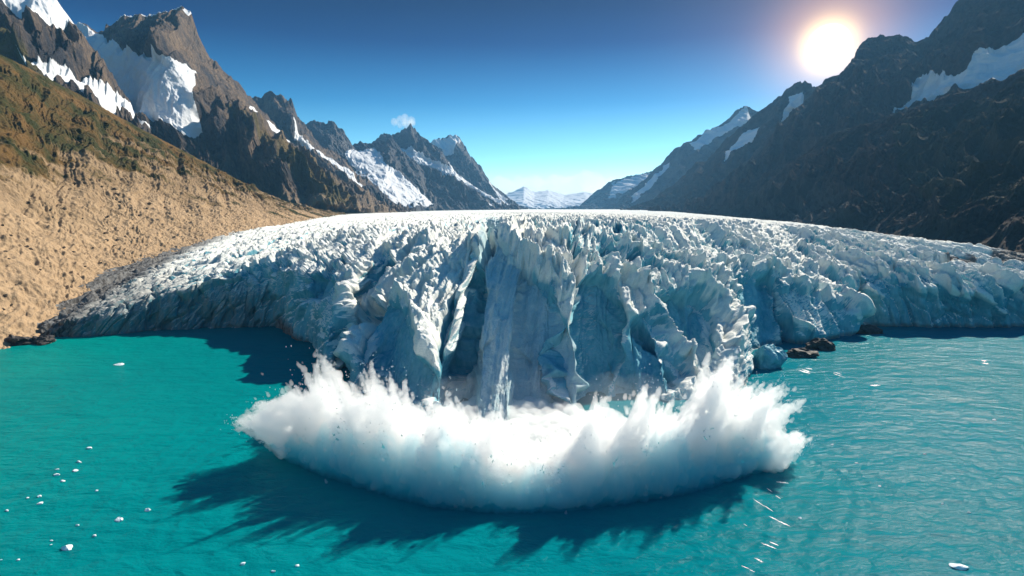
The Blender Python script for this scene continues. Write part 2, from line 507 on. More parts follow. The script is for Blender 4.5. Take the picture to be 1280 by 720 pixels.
# tall left peak
mountain('mountain', [(60, 75, 3500), (90, 30, 3450), (125, 36, 3400), (150, 24, 3350), (190, 17, 3300), (228, 8, 3200), (238, 14, 3200), (248, 45, 3200), (262, 72, 3230),
          (280, 92, 3260), (300, 108, 3300), (318, 128, 3350), (340, 152, 3400), (362, 178, 3450), (386, 205, 3550), (420, 228, 3700), (455, 246, 3800), (495, 262, 4000)],
         [(-50, 260, 2500), (40, 260, 2400), (120, 262, 2350), (200, 264, 2300), (260, 266, 2300), (320, 268, 2350), (400, 269, 2500), (450, 268, 2700), (520, 266, 3000)],
         M_left, 1100, 560, jag=0.2, amp=42, gully=0.06, gk=26, seed=9, conc=1.0,
         strokes=[([(236, 5), (262, 72), (275, 100), (300, 128), (318, 150), (345, 185), (385, 235), (400, 262)], 70, 130, 480, dict(fade=(0.05, 0.0))),
                  ([(228, 8), (235, 60), (230, 95)], 26, 18, 70), ([(60, 104), (150, 152), (225, 184), (268, 186)], 85, 30, 130, dict(fade=(0.1, 0.1))),
                  ([(345, 168), (400, 215), (440, 245), (470, 262)], 26, 40, 150),
                  ([(262, 95), (300, 150), (300, 210), (330, 250)], 20, 20, -110)],
         snow=[([(88, 22), (110, 38), (128, 44), (145, 60), (170, 72), (225, 90), (262, 110), (262, 135), (268, 172), (255, 180), (225, 165), (190, 150), (150, 125), (120, 95), (100, 60)], 3),
               ([(318, 140), (345, 160), (385, 185), (384, 190), (340, 166), (318, 150)], 2.5),
               ([(232, 6), (240, 18), (236, 22), (228, 14)], 2), ([(135, 22), (228, 4), (228, 9), (180, 20), (140, 28)], 2.0)],
         scree=[([(400, 240), (430, 250), (495, 262), (520, 272), (330, 285), (330, 262)], 14)],
         grass=[([(290, 150), (330, 170), (390, 215), (430, 245), (440, 262), (400, 262), (360, 220), (320, 170)], 12)])

mountain('mountain', [(270, 135, 5200), (310, 122, 5000), (335, 118, 4900), (352, 117, 4850), (364, 124, 4850), (372, 145, 4850), (384, 160, 4900), (400, 178, 4900), (425, 196, 5000),
          (455, 222, 5000), (490, 248, 5200), (520, 262, 5500)],
         [(270, 262, 3800), (330, 262, 3800), (400, 264, 3900), (450, 265, 4000), (520, 265, 4200)],
         M_left, 600, 300, amp=60, gully=0.07, gk=16, seed=15, conc=1.0,
         strokes=[([(358, 118), (372, 150), (400, 190), (440, 230), (480, 262)], 30, 30, 220, dict(fade=(0.05, 0)))],
         snow=[([(365, 150), (372, 165), (400, 190), (430, 212), (455, 235), (448, 235), (420, 212), (390, 190), (370, 172)], 2.0)])

mountain('mountain', [(350, 165, 6500), (385, 153, 6400), (415, 153, 6300), (428, 163, 6300), (440, 180, 6300), (470, 180, 6200), (490, 175, 6200), (530, 215, 6200), (560, 262, 6500)],
         [(350, 262, 4800), (450, 264, 4800), (500, 264, 4800), (560, 265, 4900)],
         M_far, 500, 240, amp=60, gully=0.06, gk=14, seed=18, conc=1.0,
         strokes=[([(428, 165), (450, 215), (500, 262)], 30, 25, 150)],
         snow=[([(430, 190), (470, 186), (480, 200), (520, 235), (545, 258), (500, 250), (470, 225), (440, 208)], 3),
               ([(440, 212), (480, 228), (525, 258), (505, 262), (470, 240)], 2)])

mountain('mountain', [(440, 190, 7400), (462, 182, 7300), (480, 168, 7250), (500, 166, 7200), (513, 153, 7200), (522, 165, 7200), (532, 175, 7200), (545, 183, 7150), (562, 205, 7100), (590, 232, 7000),
          (618, 252, 7000), (650, 263, 7200)],
         [(440, 264, 5600), (520, 264, 5500), (580, 264.5, 5400), (620, 264.5, 5600), (660, 265, 6000)],
         M_far, 650, 300, amp=75, gully=0.06, gk=16, seed=22, conc=1.0,
         strokes=[([(513, 153), (530, 182), (560, 205), (600, 240), (622, 258)], 40, 22, 260, dict(fade=(0.03, 0))), ([(480, 168), (482, 190), (500, 220), (520, 258)], 30, 20, 140)],
         snow=[([(486, 176), (520, 190), (550, 204), (580, 222), (610, 245), (622, 256), (612, 254), (575, 230), (540, 212), (505, 198), (486, 186)], 2.2),
               ([(440, 190), (475, 186), (482, 195), (470, 200), (440, 200)], 2)])

mountain('mountain', [(520, 190, 8600), (535, 178, 8500), (552, 172, 8500), (570, 168, 8400), (578, 176, 8400), (590, 196, 8300), (604, 216, 8300), (618, 234, 8300), (632, 246, 8300), (645, 258, 8400), (660, 263, 8600)],
         [(520, 264, 7000), (580, 264, 7000), (620, 264, 7000), (670, 264.5, 7200)],
         M_far, 500, 240, amp=70, gully=0.05, gk=13, seed=27, conc=1.0,
         strokes=[([(572, 168), (592, 205), (625, 255)], 40, 22, 220, dict(fade=(0.03, 0)))],
         snow=[([(535, 178), (570, 168), (576, 176), (560, 195), (545, 185)], 2.5), ([(606, 225), (625, 243), (640, 262), (628, 256)], 2)])

mountain('mountain', [(560, 262, 15500), (600, 256, 15500), (625, 246, 15000), (645, 238, 15000), (655, 233, 15000), (668, 240, 15000), (685, 238, 15000), (705, 244, 15000), (730, 240, 15500), (760, 246, 15500), (800, 250, 16000), (860, 262, 16000)],
         [(560, 264, 12500), (660, 264, 12000), (740, 264, 12000), (860, 264, 12500)],
         M_far, 400, 140, amp=70, gully=0.08, gk=14, seed=31, conc=1.0,
         snow=[([(540, 200), (880, 200), (880, 260), (540, 260)], 6)])

# right wall, from far to near
mountain('mountain', [(700, 263, 10500), (725, 258, 10400), (745, 240, 10300), (760, 229, 10200), (778, 222, 10000), (800, 218, 9800), (815, 214, 9800), (850, 190, 9800), (900, 190, 9800), (960, 220, 10000)],
         [(700, 264.5, 9000), (760, 264.5, 8800), (830, 264.5, 8500), (960, 264, 8500)],
         M_far, 420, 200, amp=60, gully=0.06, gk=10, seed=35, conc=1.0,
         snow=[([(765, 228), (815, 215), (815, 226), (790, 238), (760, 248), (765, 238)], 3)])

mountain('mountain', [(745, 264, 8200), (768, 258, 8100), (795, 234, 8000), (820, 210, 7900), (838, 192, 7800), (848, 186, 7700), (856, 181, 7700), (876, 168, 7600), (900, 156, 7500), (922, 138, 7400),
          (934, 132, 7400), (950, 140, 7400), (1000, 130, 7300), (1060, 200, 7300)],
         [(745, 265, 7000), (800, 265, 6800), (860, 265, 6500), (930, 265, 6300), (1060, 264, 6200)],
         M_far, 600, 260, amp=65, gully=0.06, gk=13, seed=39, conc=1.0,
         strokes=[([(934, 132), (890, 185), (850, 225), (810, 258)], 22, 40, 200)],
         snow=[([(858, 184), (880, 168), (905, 155), (934, 132), (938, 150), (915, 165), (890, 178), (870, 188)], 2.5),
               ([(830, 208), (838, 205), (810, 240), (790, 254), (790, 248)], 2)])

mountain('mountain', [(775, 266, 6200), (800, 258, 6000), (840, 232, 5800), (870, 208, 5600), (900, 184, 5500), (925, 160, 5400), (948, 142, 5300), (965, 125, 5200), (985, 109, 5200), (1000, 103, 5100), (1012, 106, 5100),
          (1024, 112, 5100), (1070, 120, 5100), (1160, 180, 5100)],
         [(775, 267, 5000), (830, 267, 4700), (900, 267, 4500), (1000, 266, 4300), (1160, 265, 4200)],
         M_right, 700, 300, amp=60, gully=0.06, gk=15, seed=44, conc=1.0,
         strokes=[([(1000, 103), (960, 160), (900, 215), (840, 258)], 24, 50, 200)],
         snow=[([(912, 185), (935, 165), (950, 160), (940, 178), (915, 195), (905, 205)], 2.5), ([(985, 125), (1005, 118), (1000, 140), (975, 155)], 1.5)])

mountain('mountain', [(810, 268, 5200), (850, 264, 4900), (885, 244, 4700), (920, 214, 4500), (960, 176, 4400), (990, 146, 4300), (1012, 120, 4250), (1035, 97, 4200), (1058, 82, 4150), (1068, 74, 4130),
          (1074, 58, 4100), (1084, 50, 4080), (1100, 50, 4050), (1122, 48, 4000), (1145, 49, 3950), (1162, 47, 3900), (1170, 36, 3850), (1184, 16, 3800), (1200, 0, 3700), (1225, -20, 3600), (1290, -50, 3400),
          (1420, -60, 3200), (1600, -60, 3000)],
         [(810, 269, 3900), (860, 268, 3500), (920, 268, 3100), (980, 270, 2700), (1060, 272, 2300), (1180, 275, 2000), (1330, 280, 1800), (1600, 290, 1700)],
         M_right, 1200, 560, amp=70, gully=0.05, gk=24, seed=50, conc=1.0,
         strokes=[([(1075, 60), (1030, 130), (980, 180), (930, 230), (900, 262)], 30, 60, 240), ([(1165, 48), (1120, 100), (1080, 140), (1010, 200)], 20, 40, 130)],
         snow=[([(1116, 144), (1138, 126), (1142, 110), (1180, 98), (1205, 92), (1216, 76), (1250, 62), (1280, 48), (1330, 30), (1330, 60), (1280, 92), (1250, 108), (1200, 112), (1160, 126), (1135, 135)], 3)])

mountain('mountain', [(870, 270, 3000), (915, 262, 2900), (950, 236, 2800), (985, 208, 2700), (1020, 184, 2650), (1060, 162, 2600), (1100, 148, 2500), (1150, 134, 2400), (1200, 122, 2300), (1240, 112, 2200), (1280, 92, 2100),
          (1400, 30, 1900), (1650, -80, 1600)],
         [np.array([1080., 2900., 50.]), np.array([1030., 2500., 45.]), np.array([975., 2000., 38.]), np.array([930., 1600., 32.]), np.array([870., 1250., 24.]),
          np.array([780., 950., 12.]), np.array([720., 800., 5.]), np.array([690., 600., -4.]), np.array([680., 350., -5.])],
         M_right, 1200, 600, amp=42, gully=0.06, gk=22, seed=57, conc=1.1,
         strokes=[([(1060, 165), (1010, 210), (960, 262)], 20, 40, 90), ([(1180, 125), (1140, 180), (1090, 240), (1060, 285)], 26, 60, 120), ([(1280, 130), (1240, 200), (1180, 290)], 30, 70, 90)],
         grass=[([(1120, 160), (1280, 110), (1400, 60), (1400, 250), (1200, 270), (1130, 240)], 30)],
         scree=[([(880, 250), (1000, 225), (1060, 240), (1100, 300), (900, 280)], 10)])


# ------------------------------------------------------------------ glacier
WALLS = [
    ([(440, 385), (452, 377), (505, 372), (520, 400), (530, 445), (560, 480), (560, 600), (430, 600), (452, 455)], 1),
    ([(555, 400), (592, 325), (604, 330), (600, 400), (590, 460), (575, 600), (545, 600), (548, 480)], 1),
    ([(585, 430), (610, 360), (650, 350), (690, 362), (716, 420), (718, 590), (560, 590)], 0.35),
    ([(652, 340), (690, 362), (714, 420), (716, 600), (640, 600), (640, 440)], 0.85),
    ([(722, 352), (745, 338), (772, 360), (788, 398), (778, 440), (790, 600), (716, 600), (716, 440)], 1),
    ([(786, 400), (812, 392), (838, 430), (862, 470), (890, 600), (775, 600), (780, 440)], 1),
    ([(812, 372), (850, 366), (892, 392), (893, 440), (872, 466), (845, 430), (822, 400)], 1),
    ([(918, 345), (955, 345), (1000, 372), (1050, 388), (1072, 404), (1074, 440), (930, 500), (936, 400)], 0.95),
    ([(1076, 352), (1120, 354), (1200, 368), (1280, 380), (1500, 396), (1700, 400), (1700, 430), (1076, 440)], 0.95),
    ([(378, 342), (412, 338), (418, 362), (400, 376), (380, 366)], 1),
    ([(434, 376), (452, 345), (470, 318), (494, 306), (490, 328), (468, 352), (448, 378)], 1),
    ([(-200, 425), (0, 420), (60, 408), (130, 388), (200, 366), (260, 352), (330, 332), (378, 345), (385, 376), (408, 386), (418, 440), (440, 470), (460, 600), (330, 500), (-200, 470)], 0.9),
    ([(486, 312), (500, 292), (512, 300), (498, 330)], 0.9), ([(520, 300), (535, 292), (540, 310), (524, 322)], 0.9),
]
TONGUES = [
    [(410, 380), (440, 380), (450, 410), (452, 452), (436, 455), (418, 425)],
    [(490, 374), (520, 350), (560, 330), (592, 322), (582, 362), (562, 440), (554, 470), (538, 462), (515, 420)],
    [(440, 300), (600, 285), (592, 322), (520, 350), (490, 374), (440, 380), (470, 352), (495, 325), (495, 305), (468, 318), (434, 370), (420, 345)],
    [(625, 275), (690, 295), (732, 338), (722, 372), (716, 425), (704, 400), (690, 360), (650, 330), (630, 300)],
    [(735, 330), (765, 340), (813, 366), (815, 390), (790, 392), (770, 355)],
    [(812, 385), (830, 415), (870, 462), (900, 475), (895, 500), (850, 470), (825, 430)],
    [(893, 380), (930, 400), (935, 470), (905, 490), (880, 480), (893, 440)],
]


def px_right(pq):
    return ss(930, 1010, pq[..., 0])


def build_glacier():
    front_px = [(-330, 458), (-160, 446), (0, 437), (60, 436), (130, 435), (200, 434), (262, 434), (300, 436), (335, 452), (365, 484), (400, 518), (450, 550), (520, 574),
                (600, 584), (680, 586), (740, 580), (800, 564), (860, 542), (920, 514), (955, 490), (990, 466), (1030, 450), (1062, 438), (1074, 427), (1095, 418),
                (1140, 414), (1200, 413), (1280, 412), (1400, 412), (1500, 412), (1700, 412)]
    F = np.array([gp(*p) for p in front_px])

    def Lx(Y): return np.interp(Y, [300, 413, 520, 650, 900, 1200, 1500, 2100, 4000, 7000, 8000], [-385, -375, -395, -410, -440, -480, -540, -625, -560, 150, 300])

    def Rx(Y): return np.interp(Y, [300, 480, 800, 1500, 2300, 5000, 7000, 8000], [690, 700, 740, 950, 1060, 1500, 1900, 2100])
    Wf = (F[:, 0] - Lx(F[:, 1])) / (Rx(F[:, 1]) - Lx(F[:, 1]))
    # columns: dense over the centre of the picture
    nu = int(2300 * Q)
    xx = np.linspace(-430, 1500, nu)
    yy = np.interp(xx, [p[0] for p in front_px], [p[1] for p in front_px])
    # smooth the front polyline a little
    k = max(2, int(14 * Q)); yy = np.convolve(np.pad(yy, k, mode='edge'), np.ones(2 * k + 1) / (2 * k + 1), 'valid')
    Fc = np.stack([gp(a, b) for a, b in zip(xx, yy)])
    w = (Fc[:, 0] - Lx(Fc[:, 1])) / (Rx(Fc[:, 1]) - Lx(Fc[:, 1]))
    keep = (w > -0.04) & (w < 1.03)
    # keep the longest monotone run
    Fc = Fc[keep]; w = w[keep]
    w = np.maximum.accumulate(w + np.arange(len(w)) * 1e-7)
    nu = len(w)
    step = 0.27 / Q
    s = np.arange(0, 125, step)
    g = 1 + 0.0105 / Q
    st = step
    ls = [s[-1]]
    while ls[-1] < 6800:
        st *= g
        ls.append(ls[-1] + min(st, 60))
    s = np.concatenate([s, ls[1:]])
    nt = len(s)
    W = w[:, None]; S = s[None, :]
    Y = Fc[:, 1][:, None] + S
    Xl, Xr = Lx(Y), Rx(Y)
    X = Xl + W * (Xr - Xl)
    # exact front
    X = X + (Fc[:, 0][:, None] - X[:, :1]) * np.exp(-S / 60)
    hc = np.interp(Y, [230, 300, 360, 420, 600, 1000, 1500, 3000, 6000, 8000], [74, 80, 83, 85, 86, 84, 82, 76, 66, 62])
    eL = np.interp(Y, [413, 520, 650, 900, 1500, 2100, 7000], [7, 20, 38, 59, 68, 70, 66])
    eR = np.interp(Y, [400, 480, 800, 1500, 2300, 5000, 7000], [8, 12, 24, 38, 50, 66, 66])
    q = W - 0.43
    qa = np.where(q < 0, np.clip(-q / 0.43, 0, 1), np.clip(q / 0.57, 0, 1))
    e = np.where(q < 0, eL, eR)
    top = e + (hc - e) * (1 - qa ** 2.0)
    # front profile
    cen = np.exp(-(((W - 0.44) / 0.20) ** 4))
    r1 = 14
    r2 = 150
    a = np.where(W < 0.16, 0.42, 0.42)
    t1 = np.clip(S / r1, 0, 1.0)
    f = a * (1 - (1 - t1) ** 1.5) + (1 - a) * (1 - np.exp(-S / r2 * 2.4))
    fcn = 1 - (1 - np.clip((S + 4) / 185, 0, 1)) ** 1.25
    cs = ss(0.0, 1.0, cen)
    f = f * (1 - cs) + fcn * cs
    z = -4 + (top + 4) * f
    V = np.stack([X, Y, z], -1)
    # ---- sheer walls: the ice front is cut back where the photo shows blue cliffs
    pq0 = proj(V)
    A0 = W * 1080 + 0 * S; B0 = 400 * np.tanh(S / 400) + 0 * A0
    wob0 = np.stack([fbm2(A0 / 14, B0 / 14, 4, 150), fbm2(A0 / 14 + 7, B0 / 14, 4, 151)], -1)
    pw0 = pq0 + wob0 * 2.5
    wall = np.zeros_like(A0)
    for poly, kk in WALLS:
        wall = np.maximum(wall, kk * softpoly(pw0, poly, 2.5))
    # natural steps elsewhere on the icefall
    af = A0 + 10 * fbm2(A0 / 50, B0 / 60, 3, 160)
    bf = B0 + 16 * fbm2(A0 / 45, B0 / 70, 3, 161)
    g1, g2, gid, _, _ = worley2(af / 17, bf / 34, 162)
    frac = (bf / 34) % 1.0
    auto = ss(0.28, 0.10, g2 - g1) * (rnd(gid, 4) > 0.35)
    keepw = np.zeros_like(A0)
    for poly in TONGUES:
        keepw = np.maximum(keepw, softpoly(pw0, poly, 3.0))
    wall = np.maximum(wall * (1 - keepw), 0.25 * auto * (1 - keepw) * (S < 190) * (1 - 0.5 * (px_right(pq0))))
    dY = np.diff(V[..., 1], axis=1)
    cut = np.concatenate([np.cumsum((dY * 0.9 * wall[:, :-1])[:, ::-1], axis=1)[:, ::-1], np.zeros((nu, 1))], 1)
    kc = max(1, int(5 * Q))
    cut = sum(np.roll(cut, i, axis=0) for i in range(-kc, kc + 1)) / (2 * kc + 1)
    def lowpass(a, k):
        c = np.cumsum(np.pad(a, ((k + 1, k), (0, 0)), mode='edge'), axis=0)
        return (c[2 * k + 1:] - c[:-2 * k - 1]) / (2 * k + 1)
    lc = lowpass(lowpass(cut, int(34 * Q)), int(34 * Q))
    cut = 0.45 * (cut - lc) + lc * (1 - 0.35 * cs)
    wall_m = wall
    V[..., 1] += cut
    # smooth normals
    du = np.gradient(V, axis=0); dt = np.gradient(V, axis=1)
    N = np.cross(du, dt); N /= np.linalg.norm(N, axis=-1, keepdims=True)
    if np.median(N[..., 2]) < 0: N = -N
    # soften normals along the front step so that displacement stays orderly
    B = np.concatenate([np.zeros((nu, 1)), np.cumsum(np.linalg.norm(dt[:, 1:], axis=-1), axis=1)], 1)
    A = W * 1080 + 0 * B
    far = ss(500, 3500, Y)
    face = ss(95, 20, S) * np.ones_like(A)
    steep = 1 - ss(0.45, 0.9, N[..., 2])
    pq = proj(V)
    Bc = 500 * np.tanh(B / 500)
    A = A + 0.42 * Bc * np.clip((W - 0.44) * 3.2, -1.3, 2.3)
    ramp = ss(230, 150, S) * cs
    warpA = A + 9 * fbm2(A / 60, B / 90, 3, 101)
    warpB = B + 14 * fbm2(A / 70 + 5, B / 110, 3, 102)
    px, py = pq[..., 0], pq[..., 1]
    leftish = ss(420, 300, px); rightish = ss(930, 1010, px)

    calm = np.zeros_like(A)
    # ---- hand placed relief (photo columns / rows picked on the undisplaced surface)
    D = np.zeros_like(A)
    wob = np.stack([fbm2(A / 14, B / 22, 3, 140), fbm2(A / 14 + 7, B / 22, 3, 141)], -1)
    pw = pq + wob * 7.0
    centre_poly = [(604, 268), (628, 272), (655, 320), (685, 372), (716, 420), (716, 535), (560, 535), (585, 460), (597, 400), (600, 340), (596, 300)]
    smask = softpoly(pq + wob * 2.0, centre_poly, 5)
    calm = np.maximum(calm, smask)
    D -= 1.0 * smask
    faces = [  # smooth blue walls: polygon, depth
        ([(452, 382), (505, 372), (520, 400), (530, 445), (560, 500), (450, 490), (455, 430)], 10),
        ([(553, 395), (590, 325), (600, 340), (597, 400), (585, 460), (562, 520), (548, 480)], 13),
        ([(655, 335), (690, 362), (714, 420), (716, 500), (700, 530), (650, 530), (640, 440)], 7),
        ([(722, 352), (745, 338), (772, 360), (788, 398), (778, 440), (760, 500), (725, 530), (716, 440)], 9),
        ([(786, 400), (812, 392), (838, 430), (862, 470), (830, 500), (775, 510), (780, 440)], 7),
        ([(812, 372), (850, 366), (892, 392), (893, 440), (872, 466), (845, 430), (822, 400)], 10),
        ([(918, 350), (955, 352), (970, 400), (966, 440), (940, 440), (936, 400)], 6),
        ([(378, 342), (412, 338), (418, 362), (400, 376), (380, 366)], 9),
        ([(434, 376), (452, 345), (470, 318), (494, 306), (490, 328), (468, 352), (448, 378)], 13),
    ]
    facem = np.zeros_like(A)
    for poly, dep in faces:
        mk = softpoly(pw, poly, 3.0)
        D -= 0.6 * dep * mk
        facem = np.maximum(facem, mk)
    calm = np.maximum(calm, facem * 0.85)
    ridges = [  # (points, left width, right width, metres)
        ([(600, 285), (588, 330), (576, 370), (556, 455)], 22, 5, 9),
        ([(535, 325), (500, 360), (525, 420), (548, 462)], 14, 14, 7),
        ([(470, 340), (430, 375), (430, 400), (444, 455)], 12, 12, 8),
        ([(560, 300), (540, 340), (530, 400), (545, 450)], 12, 12, 5),
        ([(625, 275), (650, 315), (690, 340), (722, 372), (714, 420)], 10, 16, 10),
        ([(640, 278), (700, 305), (732, 338)], 14, 8, 6),
        ([(735, 335), (765, 345), (788, 395), (778, 442)], 7, 9, 7),
        ([(745, 325), (810, 360), (828, 418), (870, 468)], 8, 9, 9),
        ([(830, 345), (890, 372), (925, 400), (912, 462)], 10, 12, 8),
        ([(930, 330), (1005, 362), (1060, 382), (1074, 410)], 8, 12, 8),
        ([(880, 320), (960, 345), (985, 400), (1010, 425)], 7, 9, 6),
        ([(905, 300), (990, 325), (1060, 345), (1110, 375)], 7, 10, 5),
        ([(1000, 312), (1100, 340), (1160, 365), (1180, 395)], 7, 10, 5),
        ([(1080, 320), (1190, 350), (1240, 385)], 7, 10, 4),
        ([(860, 285), (980, 305), (1120, 335), (1220, 372), (1260, 395)], 5, 9, 5),
        ([(900, 282), (1050, 302), (1180, 328), (1300, 372)], 4, 8, 4),
        ([(760, 290), (840, 315), (900, 345), (930, 372)], 6, 9, 6),
        ([(720, 285), (790, 310), (850, 345), (880, 372)], 6, 9, 6),
        ([(560, 282), (520, 300), (470, 330), (425, 350)], 7, 8, 5),
        ([(480, 282), (400, 305), (300, 345), (215, 372)], 6, 6, 5),
        ([(430, 280), (340, 300), (240, 335), (150, 372)], 5, 5, 4),
    ]
    crestm = np.zeros_like(A)
    for pts, wl, wr_, am in ridges:
        crestm = np.maximum(crestm, ss(0.45, 0.8, stroke(pw, pts, wl, wr_, 1.0, 0.8)))
        D += stroke(pw, pts, wl, wr_, 1.15 * am, 0.8)
    trenches = [
        ([(540, 318), (500, 350), (470, 378), (450, 410)], 7, 7, -10),
        ([(722, 345), (718, 400), (716, 500)], 7, 7, -11),
        ([(606, 270), (612, 300), (602, 340), (600, 400)], 8, 8, -8),
        ([(800, 400), (822, 440), (850, 480)], 6, 6, -6),
        ([(420, 330), (395, 350), (372, 380)], 8, 8, -6),
        ([(520, 300), (498, 330)], 6, 6, -8),
        ([(660, 280), (740, 330)], 5, 9, -6),
        ([(965, 352), (975, 400), (990, 440)], 6, 6, -6),
        ([(1078, 350), (1076, 400), (1074, 425)], 6, 7, -7),
    ]
    for pts, wl, wr_, am in trenches:
        D += stroke(pw, pts, wl, wr_, 1.5 * am, 0.9)
    D *= ss(1400, 700, Y)
    # ---- broken ice
    keepn = 1 - 0.88 * calm
    amp_near = (1 - 0.6 * far)
    fc, fe = facets(warpA / 26, warpB / 44, 110)
    calm = np.maximum(calm, 0.55 * wall_m)
    keepn = (1 - 0.88 * calm) * (1 - 0.3 * keepw)
    D += 2.6 * (1 - 0.5 * ramp) * fc * (0.35 + 0.65 * face) * keepn * amp_near
    D -= 4.0 * (1 - 0.6 * ramp) * np.exp(-(fe / 0.07) ** 2) * keepn * amp_near
    fc2, fe2 = facets(warpA / 8, warpB / 26, 111)
    D += 1.3 * (1 - 0.5 * ramp) * fc2 * keepn
    # open crevasses and pits
    h1, h2, hid, _, _ = worley2(warpA / 8.5, warpB / 23, 117)
    pit = ss(0.40, 0.22, h1) * (rnd(hid, 5) > 0.62)
    D -= 6.0 * (1 - 0.35 * ramp) * pit * keepn * (1 - 0.6 * far) * (1 - 0.5 * rightish)
    D -= 3.0 * (1 - 0.5 * ramp) * np.exp(-(fe2 / 0.10) ** 2) * keepn * (rnd(hid, 6) > 0.3)
    wA2 = A + 6 * fbm2(A / 70, B / 160, 3, 103)
    rn = ridged2(wA2 / 10, B / 95 + 0.3 * fc, 3, 112, 0.5)
    D += (4.2 + 1.8 * ramp) * (rn - 0.42) * keepn * (1 - 0.35 * leftish)
    rs = ridged2(wA2 / 33, B / 300, 3, 115, 0.5)
    D += 11.0 * (rs - 0.5) * keepn * (0.75 + 0.4 * rightish) * (1 - 0.6 * far)
    D += 0.8 * fbm2(A / 2.4, B / 5, 4, 113, 0.6) * (1 - 0.5 * calm)
    f3, e3 = facets(A / 2.6, B / 5.5, 116)
    D += 0.8 * (1 - 0.4 * ramp) * f3 * keepn
    # vertical streaks on the smooth walls
    D += 1.5 * fbm2(A / 5 + 0.15 * fbm2(A / 9, B / 30, 2, 9), B / 60, 3, 114) * calm
    D += 2.0 * fc * calm
    smooth_far = 1 - 0.35 * ss(430, 800, Y) - 0.35 * ss(800, 1700, Y)
    D *= smooth_far
    # rounded buttresses along the low right front
    bt = np.abs(perlin2(A / 17 + 0.3 * perlin2(A / 40, B / 40, 7), B / 220, 121))
    D += (4.5 - 13 * bt) * rightish * ss(70, 15, S)
    D *= ss(-1, 6, B) * 0.85 + 0.15
    D *= (1 - 0.5 * ss(0.0, -0.02, W)) * ss(6800, 4000, S)
    # far field: crevasse relief becomes longer as it recedes (the small forms are too far to see)
    V2 = V + N * D[..., None]
    # toppling crests: let small summits stand up a little
    V2[..., 2] += 2.2 * np.clip(rn - 0.55, 0, 1) * keepn * (1 - 0.5 * far)
    du = np.gradient(V2, axis=0); dt = np.gradient(V2, axis=1)
    N2 = np.cross(du, dt); N2 /= np.linalg.norm(N2, axis=-1, keepdims=True)
    if np.median(N2[..., 2]) < 0: N2 = -N2
    st = 1 - ss(0.35, 0.66, N2[..., 2])
    # hollows hold clear blue ice
    hollow = np.clip(-(D - 1.0) / 7.0, 0, 1)
    blue = np.clip(0.85 * st + 0.6 * pit * keepn + 0.12 * hollow + 0.40 * np.maximum(0.9 * smask, wall_m) - 0.2 + 0.35 * facem - 0.35 * ss(0.62, 0.9, rn) * (1 - facem) - 0.2 * ss(0.6, 0.85, rs), 0, 1)  # ridge crests lose blue: sunlit streaks painted into the colour
    blue = blue * (1 - smask) + (0.44 + 0.10 * fbm2(A / 14, B / 90, 3, 190)) * smask
    blue = blue * (1 - 0.75 * keepw * (1 - facem)) - 0.5 * crestm * (1 - smask)  # tongues and crests whitened: pale crust plus painted sunlight on partly shaded ice
    blue = np.clip(blue, 0, 1) * (1 - 0.35 * far)
    deb = leftish * ss(65, 20, z) * 0.6 + ss(6, 1, V2[..., 2]) * 0.55 * (px > 900) + leftish * ss(100, 10, px) * 0.5
    deb += ss(0.05, -0.01, W) * 0.6 + ss(0.965, 1.0, W) * 0.5
    for poly, sft in (([(1172, 326), (1190, 320), (1222, 323), (1215, 332), (1180, 333)], 2.5), ([(1236, 316), (1300, 314), (1300, 340), (1262, 332), (1240, 326)], 4),
                      ([(378, 470), (340, 430), (348, 400), (385, 430), (400, 480)], 8)):
        deb += softpoly(pq + wob * 3, poly, sft) * 0.8
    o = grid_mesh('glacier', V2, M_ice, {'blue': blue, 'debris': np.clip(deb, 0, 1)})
    tag(o, 'huge crevassed glacier tongue filling the valley and ending in a blue and white calving cliff', 'glacier')
    return V2


GL = build_glacier()

# ------------------------------------------------------------------ lake
me = bpy.data.meshes.new('lake_water')
me.from_pydata([(-9000, -3000, 0), (9000, -3000, 0), (9000, 17000, 0), (-9000, 17000, 0)], [], [(0, 1, 2, 3)])
me.materials.append(M_water)
lake = bpy.data.objects.new('lake_water', me); C.objects.link(lake)
tag(lake, kind='structure')

# ------------------------------------------------------------------ splash
top_px = [(296, 528), (318, 512), (345, 496), (372, 478), (386, 463), (400, 468), (425, 476), (452, 478), (466, 466), (477, 450), (488, 466), (505, 482), (530, 490), (548, 492), (575, 496),
          (600, 520), (625, 545), (655, 562), (690, 560), (722, 538), (745, 516), (775, 505), (805, 497), (822, 484), (850, 478), (880, 475), (915, 468), (940, 460), (965, 460), (974, 480), (980, 505),
          (985, 530), (1000, 543)]
bot_px = [(296, 532), (330, 552), (362, 578), (410, 597), (460, 612), (540, 634), (620, 642), (700, 640), (770, 632), (850, 620), (900, 606), (955, 592), (1000, 568)]



